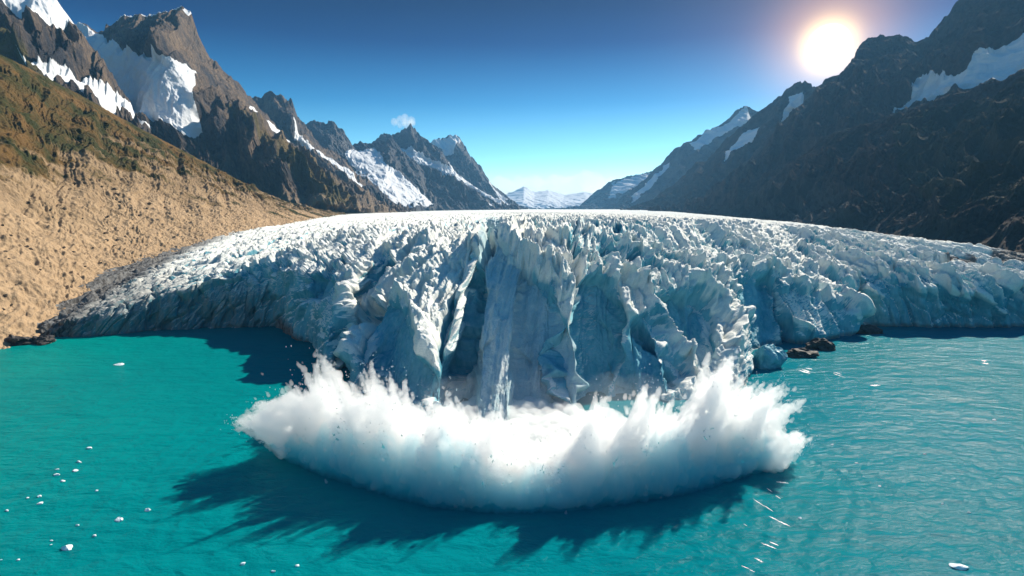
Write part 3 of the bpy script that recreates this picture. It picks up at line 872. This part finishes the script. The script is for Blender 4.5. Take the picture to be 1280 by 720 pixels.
def isosurf(P, Rr, voxel, name, rough=0.9, fs=3.0):
    """closed skin round many small blobs"""
    P = np.asarray(P, np.float32); Rr = np.asarray(Rr, np.float32)
    me = bpy.data.meshes.new('spray_points')
    me.vertices.add(len(P)); me.vertices.foreach_set('co', P.reshape(-1))
    a = me.attributes.new('rad', 'FLOAT', 'POINT'); a.data.foreach_set('value', Rr)
    tmp = bpy.data.objects.new('spray_points', me); C.objects.link(tmp)
    ng = bpy.data.node_groups.new('spray', 'GeometryNodeTree')
    ng.interface.new_socket('Geometry', in_out='INPUT', socket_type='NodeSocketGeometry')
    ng.interface.new_socket('Geometry', in_out='OUTPUT', socket_type='NodeSocketGeometry')
    gi = ng.nodes.new('NodeGroupInput'); go = ng.nodes.new('NodeGroupOutput')
    na = ng.nodes.new('GeometryNodeInputNamedAttribute'); na.data_type = 'FLOAT'; na.inputs[0].default_value = 'rad'
    mp = ng.nodes.new('GeometryNodeMeshToPoints')
    pv = ng.nodes.new('GeometryNodePointsToVolume'); pv.resolution_mode = 'VOXEL_SIZE'; pv.inputs['Voxel Size'].default_value = voxel
    vm = ng.nodes.new('GeometryNodeVolumeToMesh'); vm.inputs['Threshold'].default_value = 0.1
    L = ng.links
    L.new(gi.outputs[0], mp.inputs['Mesh']); L.new(na.outputs[0], mp.inputs['Radius'])
    L.new(mp.outputs[0], pv.inputs['Points']); L.new(na.outputs[0], pv.inputs['Radius'])
    L.new(pv.outputs[0], vm.inputs['Volume']); L.new(vm.outputs[0], go.inputs[0])
    md = tmp.modifiers.new('spray', 'NODES'); md.node_group = ng
    dg = bpy.context.evaluated_depsgraph_get()
    em = bpy.data.meshes.new_from_object(tmp.evaluated_get(dg))
    bpy.data.objects.remove(tmp); bpy.data.node_groups.remove(ng)
    n = len(em.vertices)
    co = np.empty(n * 3, np.float32); em.vertices.foreach_get('co', co); co = co.reshape(-1, 3)
    nr = np.empty(n * 3, np.float32); em.vertex_normals.foreach_get('vector', nr); nr = nr.reshape(-1, 3)
    d = rough * fbm2(co[:, 0] / fs + co[:, 1] / (2.3 * fs), co[:, 2] / (2.6 * fs) + co[:, 1] / fs, 4, 200, 0.6)
    co = co + nr * d[:, None]
    em.vertices.foreach_set('co', co.reshape(-1)); em.update()
    em.polygons.foreach_set('use_smooth', np.ones(len(em.polygons), bool))
    em.name = name
    print(name, n)
    return em


BP = np.array(bot_px, float); TP = np.array(top_px, float)


def splash_points():
    pts, rad, drops = [], [], []
    r = np.random.default_rng(11)
    for k in range(760):
        x0 = r.uniform(300, 996)
        yb = np.interp(x0, BP[:, 0], BP[:, 1]); yt = np.interp(x0, TP[:, 0], TP[:, 1])
        B0 = gp(x0, yb, 0.0)
        depth = abs(r.normal(0, 1)) * 12
        spike = r.random() < 0.14
        lobe = 0.80 + 0.14 * math.sin(x0 / 7.5 + 2.0) * math.sin(x0 / 19.0) + 0.17 * math.sin(x0 / 14.0 + 1.3 * math.sin(x0 / 31.0))
        frac = r.uniform(0.86, 1.0) if spike else r.beta(2.4, 1.6)
        hz = pt(x0, yt, B0[1] + 4)[2] * frac * lobe * 1.04
        side = np.clip((x0 - 650) / 350, -1, 1)
        base = B0 + np.array([-side * 9, 6 + depth, 0])
        lean = np.array([side * r.uniform(3, 15) + r.normal(0, 2), -r.uniform(1, 8), 0]) * min(1, hz / 20)
        tip = base + lean + np.array([0, 0, hz]); tip[1] = max(tip[1], B0[1] - 1)
        n = int(10 + hz * 1.6)
        w0 = r.uniform(3.0, 6.0) * (0.6 + 0.4 * min(1, hz / 20)) * (0.75 if spike else 1.0)
        dr = (tip - base) / max(1e-3, np.linalg.norm(tip - base))
        for j in range(n):
            t = j / (n - 1)
            p = base * (1 - t) + tip * t + np.array([lean[0], lean[1], 0]) * (t * t - t) * 0.8
            w = w0 * (1 - t ** 2.2) ** 0.8 * (1 - 0.35 * t) + (0.38 if spike else 0.95)
            p = p + r.normal(0, 0.22, 3) * w
            pts.append(p); rad.append(max(0.42, w * r.uniform(0.6, 1.0)))
            for _ in range(3):     # wisps drawn out along the jet
                q = p + r.normal(0, 0.55, 3) * w + dr * r.normal(0, 1.3) * w
                if q[2] > 0:
                    rr = r.uniform(0.35, 0.85)
                    for e in range(3):
                        pts.append(q + dr * e * rr * 0.9); rad.append(rr * (1 - 0.2 * e))
        base[1] += 4.5 * math.sin(x0 / 11.0 + 2.0 * math.sin(x0 / 37.0)); tip[1] += 3.0 * math.sin(x0 / 8.0 + 1.0)
        for _ in range(5 if spike else 1):         # loose drops beyond the tip
            q = tip + dr * (1 + abs(r.normal(0, 1)) * 3.5) + r.normal(0, 1.4, 3)
            drops.append(q)
    for k in range(3000):          # churned froth between the crown and the ice foot
        x0 = r.uniform(400, 900)
        yb = np.interp(x0, BP[:, 0], BP[:, 1]); e = math.sin(math.pi * (x0 - 395) / 510)
        q = gp(x0, yb, 0.0) + np.array([0, 12 + r.uniform(0, 1) * 84 * e ** 0.6, 0]); rr = r.uniform(2.0, 5.0)
        q[2] = r.uniform(0, 1.5) + abs(r.normal(0, 1.2)); pts.append(q); rad.append(rr)
    for k in range(900):
        x0 = r.uniform(315, 985)
        yb = np.interp(x0, BP[:, 0], BP[:, 1])
        pts.append(gp(x0, yb, 0.0) + np.array([0, r.uniform(2.5, 24), r.uniform(0.0, 7)])); rad.append(r.uniform(1.5, 3.2))
    for (xa, ya, xb, yb_, n, w0) in ((350, 535, 296, 527, 130, 5.0), (380, 500, 312, 512, 90, 4.0), (365, 560, 322, 545, 60, 4.0),
                                     (945, 582, 1000, 546, 150, 6.0), (945, 590, 998, 562, 110, 4.5), (940, 520, 978, 478, 80, 4.0)):
        da = gp(xa, 585 if xa < 600 else 590, 0)[1] + 6
        for k in range(n):
            t = r.random()
            x = xa + (xb - xa) * t; y = ya + (yb_ - ya) * t
            c = pt(x, y, da + r.normal(0, 3.5)) + r.normal(0, 1, 3) * w0 * 0.45 * (1 - t * 0.55)
            dd = pt(xb, yb_, da) - pt(xa, ya, da); dd /= np.linalg.norm(dd)
            rr = w0 * (1 - 0.7 * t) * r.uniform(0.18, 0.6)
            for e in range(4):
                pts.append(c + dd * e * rr * 0.8); rad.append(max(0.4, rr * (1 - 0.2 * e)))
            if t > 0.7: drops.append(c + dd * abs(r.normal(0, 3)) + r.normal(0, 1.2, 3))
    P = np.array(pts); Rr = np.array(rad)
    ok = P[:, 2] - Rr > -2.0
    P[:, 2] = np.maximum(P[:, 2], 0)
    return P[ok], Rr[ok], np.array(drops)


def vol_mat(name, col, dens, g):
    m, t = mat(name)
    v = t.add('ShaderNodeVolumePrincipled', {'Color': rgb(*col), 'Density': dens, 'Anisotropy': g})
    t.add('ShaderNodeOutputMaterial', {'Volume': v.outputs[0]})
    return m


M_spray = vol_mat('white spray', (0.978, 0.982, 0.982), 0.30, 0.45)
sP, sR, sD = splash_points()
spl = empty('splash', tuple(gp(650, 600, 0)))
o = bpy.data.objects.new('spray', isosurf(sP, sR, 0.5, 'spray', 0.6, 4.0)); C.objects.link(o); o.data.materials.clear(); o.data.materials.append(M_spray)
tag(spl, 'towering crescent of white spray thrown up where ice has crashed into the lake', 'splash')
PI_ = spl.matrix_world


def child(o, parent):
    o.parent = parent
    o.matrix_parent_inverse = parent_inv(parent)


def parent_inv(p):
    from mathutils import Matrix
    return Matrix.Translation(-p.location)


child(o, spl)
# sheet of teal water lifted at the foot of the spray
r = np.random.default_rng(5)
xs = np.linspace(318, 982, 420); prof = []
for x0 in xs:
    yb = np.interp(x0, BP[:, 0], BP[:, 1]) + 1.0; yt = np.interp(x0, TP[:, 0], TP[:, 1])
    B0 = gp(x0, yb, -0.5); hh = pt(x0, yt, B0[1])[2] * (0.62 + 0.10 * math.sin(x0 / 21.0 + math.sin(x0 / 8.0)))
    side = float(np.clip((x0 - 650) / 350, -1, 1)); e = math.sin(math.pi * (x0 - 312) / 676) ** 0.35
    ring = []
    for k in range(21):                       # front skin up, back skin down
        t = k / 10 if k <= 10 else (20 - k) / 10
        th = (8.0 * (1 - t) ** 1.1) * e * (1 if k <= 10 else 0)
        nz = 1.2 * mnoise.fractal(Vector((x0 / 9.0, t * 3.0, 1.7 * (k > 10))), 0.8, 2.0, 4) * (1 - t)
        ring.append(B0 + np.array([side * (3 + th) * 0.6, 7.5 - th - 2.0 * t - nz - 2.5 * math.sin(math.pi * t), hh * t * e]))
    prof.append(ring)
o = grid_mesh('lifted_water', np.array(prof), vol_mat('aerated teal water', (0.14, 0.74, 0.86), 0.26, 0.3), wrap=False)
bmw = bmesh.new(); bmw.from_mesh(o.data); bmesh.ops.remove_doubles(bmw, verts=bmw.verts, dist=0.001); bmesh.ops.holes_fill(bmw, edges=bmw.edges); bmesh.ops.recalc_face_normals(bmw, faces=bmw.faces); bmw.to_mesh(o.data); bmw.free()
child(o, spl)
# thin mist between the crown of spray and the ice
pp, rr_ = [], []
for (x0, y0, d, n, sx, sz, w0) in ((560, 515, 265, 40, 30, 4, 11), (650, 515, 262, 60, 40, 4, 12), (740, 510, 265, 40, 30, 5, 11)):
    c = pt(x0, y0, d)
    for k in range(n):
        pp.append(c + np.array([r.normal(0, sx), r.normal(0, 9), r.normal(0, sz)])); rr_.append(w0 * r.uniform(0.5, 1.2))
o = bpy.data.objects.new('mist', isosurf(np.array(pp), np.array(rr_), 1.5, 'mist', 1.5, 6.0)); C.objects.link(o)
o.data.materials.clear(); o.data.materials.append(vol_mat('thin mist', (0.85, 0.95, 1.0), 0.004, 0.2)); child(o, spl)

# loose drops
m, t = mat('water drops')
t.add('ShaderNodeOutputMaterial', {'Surface': t.add('ShaderNodeBsdfPrincipled', {'Base Color': rgb(0.85, 0.88, 0.88), 'Roughness': 0.4}).outputs[0]})
M_drop = m
oct_v = np.array([(1, 0, 0), (-1, 0, 0), (0, 1, 0), (0, -1, 0), (0, 0, 1.6), (0, 0, -1.6)], float)
oct_f = np.array([(0, 2, 4), (2, 1, 4), (1, 3, 4), (3, 0, 4), (2, 0, 5), (1, 2, 5), (3, 1, 5), (0, 3, 5)])
sD = sD[sD[:, 2] > 0.3]
siz = r.uniform(0.05, 0.24, len(sD)) ** 1.0
dv = (sD[:, None, :] + oct_v[None] * siz[:, None, None]).reshape(-1, 3)
df = (oct_f[None] + (np.arange(len(sD)) * 6)[:, None, None]).reshape(-1, 3)
me = bpy.data.meshes.new('droplets'); me.from_pydata(dv.tolist(), [], df.tolist()); me.materials.append(M_drop)
o = bpy.data.objects.new('droplets', me); C.objects.link(o); tag(o, kind='stuff'); child(o, spl)

# ------------------------------------------------------------------ loose ice, rocks, boulders
def solid_mat(name, c1, c2, scale, rough=0.8, bd=0.3):
    m, t = mat(name)
    co = t.add('ShaderNodeNewGeometry').outputs['Position']
    n = t.noise(co, scale, 7, 0.6)
    b = t.add('ShaderNodeBump', {'Strength': 0.7, 'Distance': bd, 'Height': n}).outputs[0]
    p = t.add('ShaderNodeBsdfPrincipled', {'Base Color': t.mix(t.rng(n, 0.38, 0.62), rgb(*c1), rgb(*c2)), 'Roughness': rough, 'Normal': b, 'Specular IOR Level': 0.3})
    t.add('ShaderNodeOutputMaterial', {'Surface': p.outputs[0]})
    return m


M_floe = solid_mat('floating ice', (0.62, 0.76, 0.80), (0.88, 0.90, 0.90), 1.2, 0.5)
M_block = solid_mat('clear ice block', (0.05, 0.25, 0.33), (0.16, 0.42, 0.50), 0.18, 0.5, 1.0)
M_drock = solid_mat('wet dark rock', (0.02, 0.018, 0.017), (0.075, 0.065, 0.06), 0.3, 0.7, 1.0)
M_bould = solid_mat('dark scree boulder', (0.035, 0.03, 0.022), (0.11, 0.085, 0.06), 0.6, 0.9, 0.6)


def chunk(name, size, seed, mtl, sub=3, rough=0.35, flat=None, cut=True):
    """angular broken lump: a ball cut by random planes and roughened"""
    rr = random.Random(seed)
    bm = bmesh.new(); bmesh.ops.create_icosphere(bm, subdivisions=sub, radius=1.0)
    pl = [(Vector((rr.gauss(0, 1), rr.gauss(0, 1), rr.gauss(0, 1))).normalized(), rr.uniform(0.45, 0.85)) for _ in range(11)]
    off = Vector((rr.uniform(0, 90), rr.uniform(0, 90), 0))
    for v in bm.verts:
        p = v.co.copy()
        for nrm, dd in pl:
            k = p.dot(nrm) - dd
            if k > 0: p -= nrm * k * 0.93
        p += v.co * rough * 0.5 * mnoise.fractal(p * 1.9 + off, 0.8, 2.1, 4)
        v.co = Vector((p.x * size[0], p.y * size[1], p.z * size[2]))
    me = bpy.data.meshes.new(name); bm.to_mesh(me); bm.free(); me.materials.append(mtl)
    o = bpy.data.objects.new(name, me); C.objects.link(o)
    return o


def fl(cx, cy, w): return (cx / 2.4, 420 + cy / 2.4, w / 2.4)


floes = [fl(200, 638, 50) + ('largest white ice floe drifting in the lower left of the lake',),
         fl(358, 552, 30) + ('white ice floe between the big lower left floe and the splash shadow',),
         fl(445, 523, 22) + ('small white ice floe at the edge of the dark splash shadow',),
         fl(358, 86, 32) + ('flat white ice floe near the dark left shore of the glacier',),
         (860 + 760 / 2.25, 400 + 694 / 2.25, 55 / 2.25, 'flat white ice floe alone in the lower right corner of the lake')]
small = [fl(284, 601, 20), fl(727, 685, 24), fl(820, 707, 20), fl(892, 690, 18), fl(122, 503, 28), fl(118, 482, 20), fl(83, 487, 14), fl(22, 525, 20), fl(172, 417, 28),
         fl(188, 436, 22), fl(172, 401, 16), fl(225, 405, 24), fl(237, 379, 22), fl(268, 337, 24), fl(155, 615, 12), fl(232, 569, 16), fl(55, 673, 14), fl(3, 673, 12),
         fl(153, 627, 10), fl(290, 465, 14), (1071, 579, 5), (1178, 630, 5), (1211, 641, 5), (1156, 568, 5), (1100, 608, 5), (1243, 525, 6), (1000, 648, 6), (1040, 556, 5)]
for i, f in enumerate(floes + [x + (None,) for x in small]):
    p = gp(f[0], f[1], 0); wd = f[2] / FPX * p[1] / 0.98 / 2 * 1.05
    if f[3] is None: wd *= 0.8
    o = chunk('ice_floe', (wd, wd * random.uniform(0.55, 0.8), min(wd * 0.5, 0.9)), 300 + i, M_floe, 3 if f[3] else 2, 0.5)
    o.location = (p[0], p[1], 0.12); o.rotation_euler = (0, 0, random.uniform(-0.4, 0.4))
    if f[3]: tag(o, f[3], 'ice floe')
    else: tag(o, 'tiny white fragment of ice floating on the teal lake', 'ice floe', 'tiny ice fragments scattered on the lake')

p = gp(966, 462, 0)
o = chunk('ice_block', (13, 9, 15), 41, M_block, 4, 0.3); o.location = (p[0] - 1, p[1] + 6, 2)
tag(o, 'dark teal ice block at the cliff foot beside the right end of the splash', 'ice block')
for (px_, py_, sz, seed, lab) in ((1006, 446, (15, 7, 6), 51, 'dark rock ledge at the waterline right of the fallen ice block'),
                                  (1030, 438, (11, 6, 7), 52, 'dark rock against the rounded ice nose above the water'),
                                  (1092, 417, (14, 7, 6), 53, 'low dark rock in the notch right of the rounded ice nose'),
                                  (12, 431, (16, 10, 7), 54, 'brown shore rock at the left edge where scree meets the lake'),
                                  (48, 430, (11, 8, 6), 55, 'dark shore rock at the left tip of the glacier front')):
    p = gp(px_, py_, 0)
    o = chunk('rock', sz, seed, M_drock, 4, 0.6); o.location = (p[0], p[1] + 3, 0.5); tag(o, lab, 'rock')

mp_ = proj(MOR).reshape(-1, 2); mv_ = MOR.reshape(-1, 3)
spots = [(280, 90, 9), (300, 105, 7), (318, 85, 6), (380, 100, 6), (430, 110, 9), (440, 130, 9), (450, 158, 8), (435, 150, 7), (480, 155, 6), (110, 160, 8), (180, 175, 10), (190, 188, 8),
         (240, 185, 9), (195, 215, 6), (370, 150, 7), (400, 222, 9), (405, 212, 7), (560, 165, 9), (565, 195, 8), (550, 182, 7), (618, 178, 6), (680, 178, 8), (672, 190, 6), (725, 222, 9), (500, 255, 6),
         (395, 275, 7), (400, 300, 8), (430, 322, 6), (440, 300, 7), (100, 325, 9), (115, 335, 8), (240, 330, 7), (275, 345, 7), (30, 375, 8), (20, 345, 8), (10, 245, 7), (40, 285, 7), (150, 412, 7),
         (320, 400, 6), (380, 385, 5), (20, 510, 9), (45, 545, 8), (12, 560, 8), (60, 470, 6), (500, 130, 5), (755, 150, 6), (640, 240, 5), (520, 210, 6), (310, 220, 5), (350, 330, 5)]
b0 = None
bmesh_list = []
for i, (cx, cy, wpx) in enumerate(spots):
    tx, ty = cx / 3, 200 + cy / 3
    k = int(np.argmin((mp_[:, 0] - tx) ** 2 + (mp_[:, 1] - ty) ** 2))
    v = mv_[k]
    sz = wpx / 3 / FPX * v[1] / 2 * 2.0
    if i < 6:
        o = chunk('boulder', (1.0, 0.85, 0.75), 70 + i, M_bould, 2, 0.5); bmesh_list.append(o)
    else:
        o = bmesh_list[i % 6].copy(); C.objects.link(o)
    o.scale = (sz, sz, sz); o.location = tuple(v + np.array([0, 0, sz * 0.15])); o.rotation_euler = (random.uniform(-.3, .3), random.uniform(-.3, .3), random.uniform(0, 6.28))
    tag(o, 'dark boulder lying on the pale scree slope left of the glacier', 'boulder', 'dark boulders on the scree slope')

# foam streaks: thin rafts of bubbles a few centimetres thick
fv, ff = [], []
for (xa, ya, xb, yb_, wpx) in [(988, 458, 1032, 470, 3.0), (1000, 460, 1020, 463, 2.5), (1085, 482, 1120, 484, 1.8), (1222, 452, 1240, 454, 1.6), (940, 622, 975, 645, 1.6), (945, 640, 995, 662, 2.2), (935, 668, 988, 690, 2.4),
                               (930, 690, 960, 706, 1.5), (955, 608, 985, 628, 1.4), (960, 600, 990, 604, 2.0), (928, 655, 940, 662, 1.2), (925, 706, 950, 716, 1.6), (1040, 466, 1070, 476, 1.0)]:
    n = 26
    for e in range(2):
        b0_ = len(fv); t0 = r.uniform(0, 0.5); t1 = t0 + r.uniform(0.2, 0.5)
        oy = r.normal(0, wpx * 0.8)
        for j in range(n + 1):
            tt = t0 + (min(t1, 1) - t0) * j / n
            x = xa + (xb - xa) * tt; y = ya + (yb_ - ya) * tt + oy + r.normal(0, 0.18)
            wj = wpx * 0.22 * math.sin(math.pi * j / n) * r.uniform(0.3, 1.3) + 0.02
            fv.append(tuple(gp(x, y - wj, 0.05))); fv.append(tuple(gp(x, y + wj, 0.05)))
        for j in range(n): ff.append((b0_ + 2 * j, b0_ + 2 * j + 1, b0_ + 2 * j + 3, b0_ + 2 * j + 2))
me = bpy.data.meshes.new('foam'); me.from_pydata(fv, [], ff); me.materials.append(M_drop)
o = bpy.data.objects.new('foam', me); C.objects.link(o); tag(o, 'thin white foam streaks trailing on the water right of the splash', kind='stuff')

# clouds, beyond the haze
for (px_, py_, d, n, sx, sz, w0, lab) in ((507, 153, 19500, 26, 130, 80, 120, 'small puff of cloud behind the tallest distant pointed peak'),
                                          (690, 238, 24000, 130, 1600, 170, 380, 'pale low cloud bank over the far end of the valley')):
    c = pt(px_, py_, d); pp = []; rr_ = []
    for k in range(n):
        pp.append(c + np.array([r.normal(0, sx), r.normal(0, 200), r.normal(0, sz)])); rr_.append(w0 * r.uniform(0.4, 1.1))
    o = bpy.data.objects.new('cloud', isosurf(np.array(pp), np.array(rr_), w0 / 6, 'cloud', w0 * 0.25, w0 * 0.8)); C.objects.link(o)
    o.data.materials.clear(); o.data.materials.append(vol_mat('cloud vapour', (0.99, 0.99, 0.99), 0.0016 if n < 50 else 0.0009, 0.3)); tag(o, lab, 'cloud')

# ------------------------------------------------------------------ light, sky
SUN_AZ, SUN_EL = R(42.0), R(37.0)
sun_d = bpy.data.lights.new('sun', 'SUN'); sun_d.energy = 5.0; sun_d.angle = R(0.6); sun_d.color = (1.0, 0.90, 0.75)
sun = bpy.data.objects.new('sun', sun_d); C.objects.link(sun)
sd = Vector((math.sin(SUN_AZ) * math.cos(SUN_EL), math.cos(SUN_AZ) * math.cos(SUN_EL), math.sin(SUN_EL)))
sun.rotation_euler = sd.to_track_quat('Z', 'Y').to_euler()
sun.location = (2000, 3000, 3000)

w = bpy.data.worlds.new('World'); bpy.context.scene.world = w; w.use_nodes = True
t = NT(w)
sky = t.add('ShaderNodeTexSky', sky_type='NISHITA')
sky.sun_disc = False; sky.sun_elevation = SUN_EL; sky.sun_rotation = SUN_AZ
sky.altitude = 1500; sky.air_density = 1.0; sky.dust_density = 0.6; sky.ozone_density = 1.5
vis = pt(1036, 57, 1000) - np.array([0, 0, CAM_H]); vis /= np.linalg.norm(vis)
gen = t.add('ShaderNodeTexCoord').outputs['Generated']
dot = t.add('ShaderNodeVectorMath', {0: gen, 1: tuple(vis)}, operation='DOT_PRODUCT').outputs['Value']
dot = t.math('MAXIMUM', dot, 0.0)
zc = t.add('ShaderNodeSeparateXYZ', {0: gen}).outputs[2]
hs = t.add('ShaderNodeHueSaturation', {'Color': sky.outputs[0], 'Saturation': 1.25, 'Value': 1.0}).outputs[0]
# air thins and darkens with height; brighter stops above the view are added fill light
rampn = t.add('ShaderNodeValToRGB', {0: zc}); cr_ = rampn.color_ramp
cr_.elements[0].position = 0.0; cr_.elements[0].color = (1.0, 1.0, 0.95, 1)
cr_.elements[1].position = 0.07; cr_.elements[1].color = (0.55, 1.0, 1.0, 1)
for p_, c_ in ((0.17, (0.08, 0.42, 0.56, 1)), (0.26, (0.0, 0.10, 0.22, 1)), (0.34, (0.0, 0.03, 0.09, 1)), (0.5, (0.22, 0.62, 0.66, 1)), (1.0, (0.45, 1.0, 1.0, 1))):
    e_ = cr_.elements.new(p_); e_.color = c_
skyc = t.add('ShaderNodeVectorMath', {0: hs, 1: rampn.outputs[0]}, operation='MULTIPLY').outputs[0]


def glow(power, col, k):
    p = t.math('POWER', dot, power)
    return t.add('ShaderNodeVectorMath', {0: tuple(c * k for c in col), 'Scale': p}, operation='SCALE').outputs[0]


acc = skyc
hz_ = t.math('MULTIPLY', t.math('EXPONENT', t.math('MULTIPLY', t.math('ABSOLUTE', zc), -16.0)), t.math('POWER', dot, 4.0))
hzc = t.add('ShaderNodeVectorMath', {0: (4.5, 4.2, 3.6), 'Scale': hz_}, operation='SCALE').outputs[0]
for gnode in (hzc, glow(2800, (1.0, 0.74, 0.30), 22), glow(420, (1.0, 0.50, 0.15), 5.0), glow(70, (1.0, 0.68, 0.42), 0.9), glow(10, (0.9, 0.85, 0.8), 0.12)):
    acc = t.add('ShaderNodeVectorMath', {0: acc, 1: gnode}, operation='ADD').outputs[0]
disc = t.rng(dot, math.cos(R(1.7)), math.cos(R(0.9)), 0, 1)
dc = t.add('ShaderNodeVectorMath', {0: (40, 34, 20), 'Scale': disc}, operation='SCALE').outputs[0]
acc = t.add('ShaderNodeVectorMath', {0: acc, 1: dc}, operation='ADD').outputs[0]
bg = t.add('ShaderNodeBackground', {'Color': acc, 'Strength': 0.10})
t.add('ShaderNodeOutputWorld', {'Surface': bg.outputs[0]})

# ------------------------------------------------------------------ haze
bm = bmesh.new(); bmesh.ops.create_cube(bm, size=1)
hm = bpy.data.meshes.new('haze'); bm.to_mesh(hm); bm.free()
m, t = mat('haze air')
t.add('ShaderNodeOutputMaterial', {'Volume': t.add('ShaderNodeVolumePrincipled', {'Color': rgb(0.22, 0.56, 0.95), 'Density': 2.9e-5, 'Anisotropy': 0.1}).outputs[0]})
hm.materials.append(m)
hz = bpy.data.objects.new('haze', hm); C.objects.link(hz)
hz.scale = (19000, 21000, 1700); hz.location = (0, 7200, 835)
tag(hz, kind='stuff')

# ------------------------------------------------------------------ render settings
sc = bpy.context.scene
sc.view_settings.view_transform = 'Standard'; sc.view_settings.look = 'None'; sc.view_settings.exposure = 0.78; sc.view_settings.gamma = 1.0
sc.cycles.use_denoising = True
sc.cycles.max_bounces = 16; sc.cycles.diffuse_bounces = 3; sc.cycles.volume_bounces = 14; sc.cycles.glossy_bounces = 2; sc.cycles.transmission_bounces = 2
sc.cycles.caustics_reflective = False; sc.cycles.caustics_refractive = False
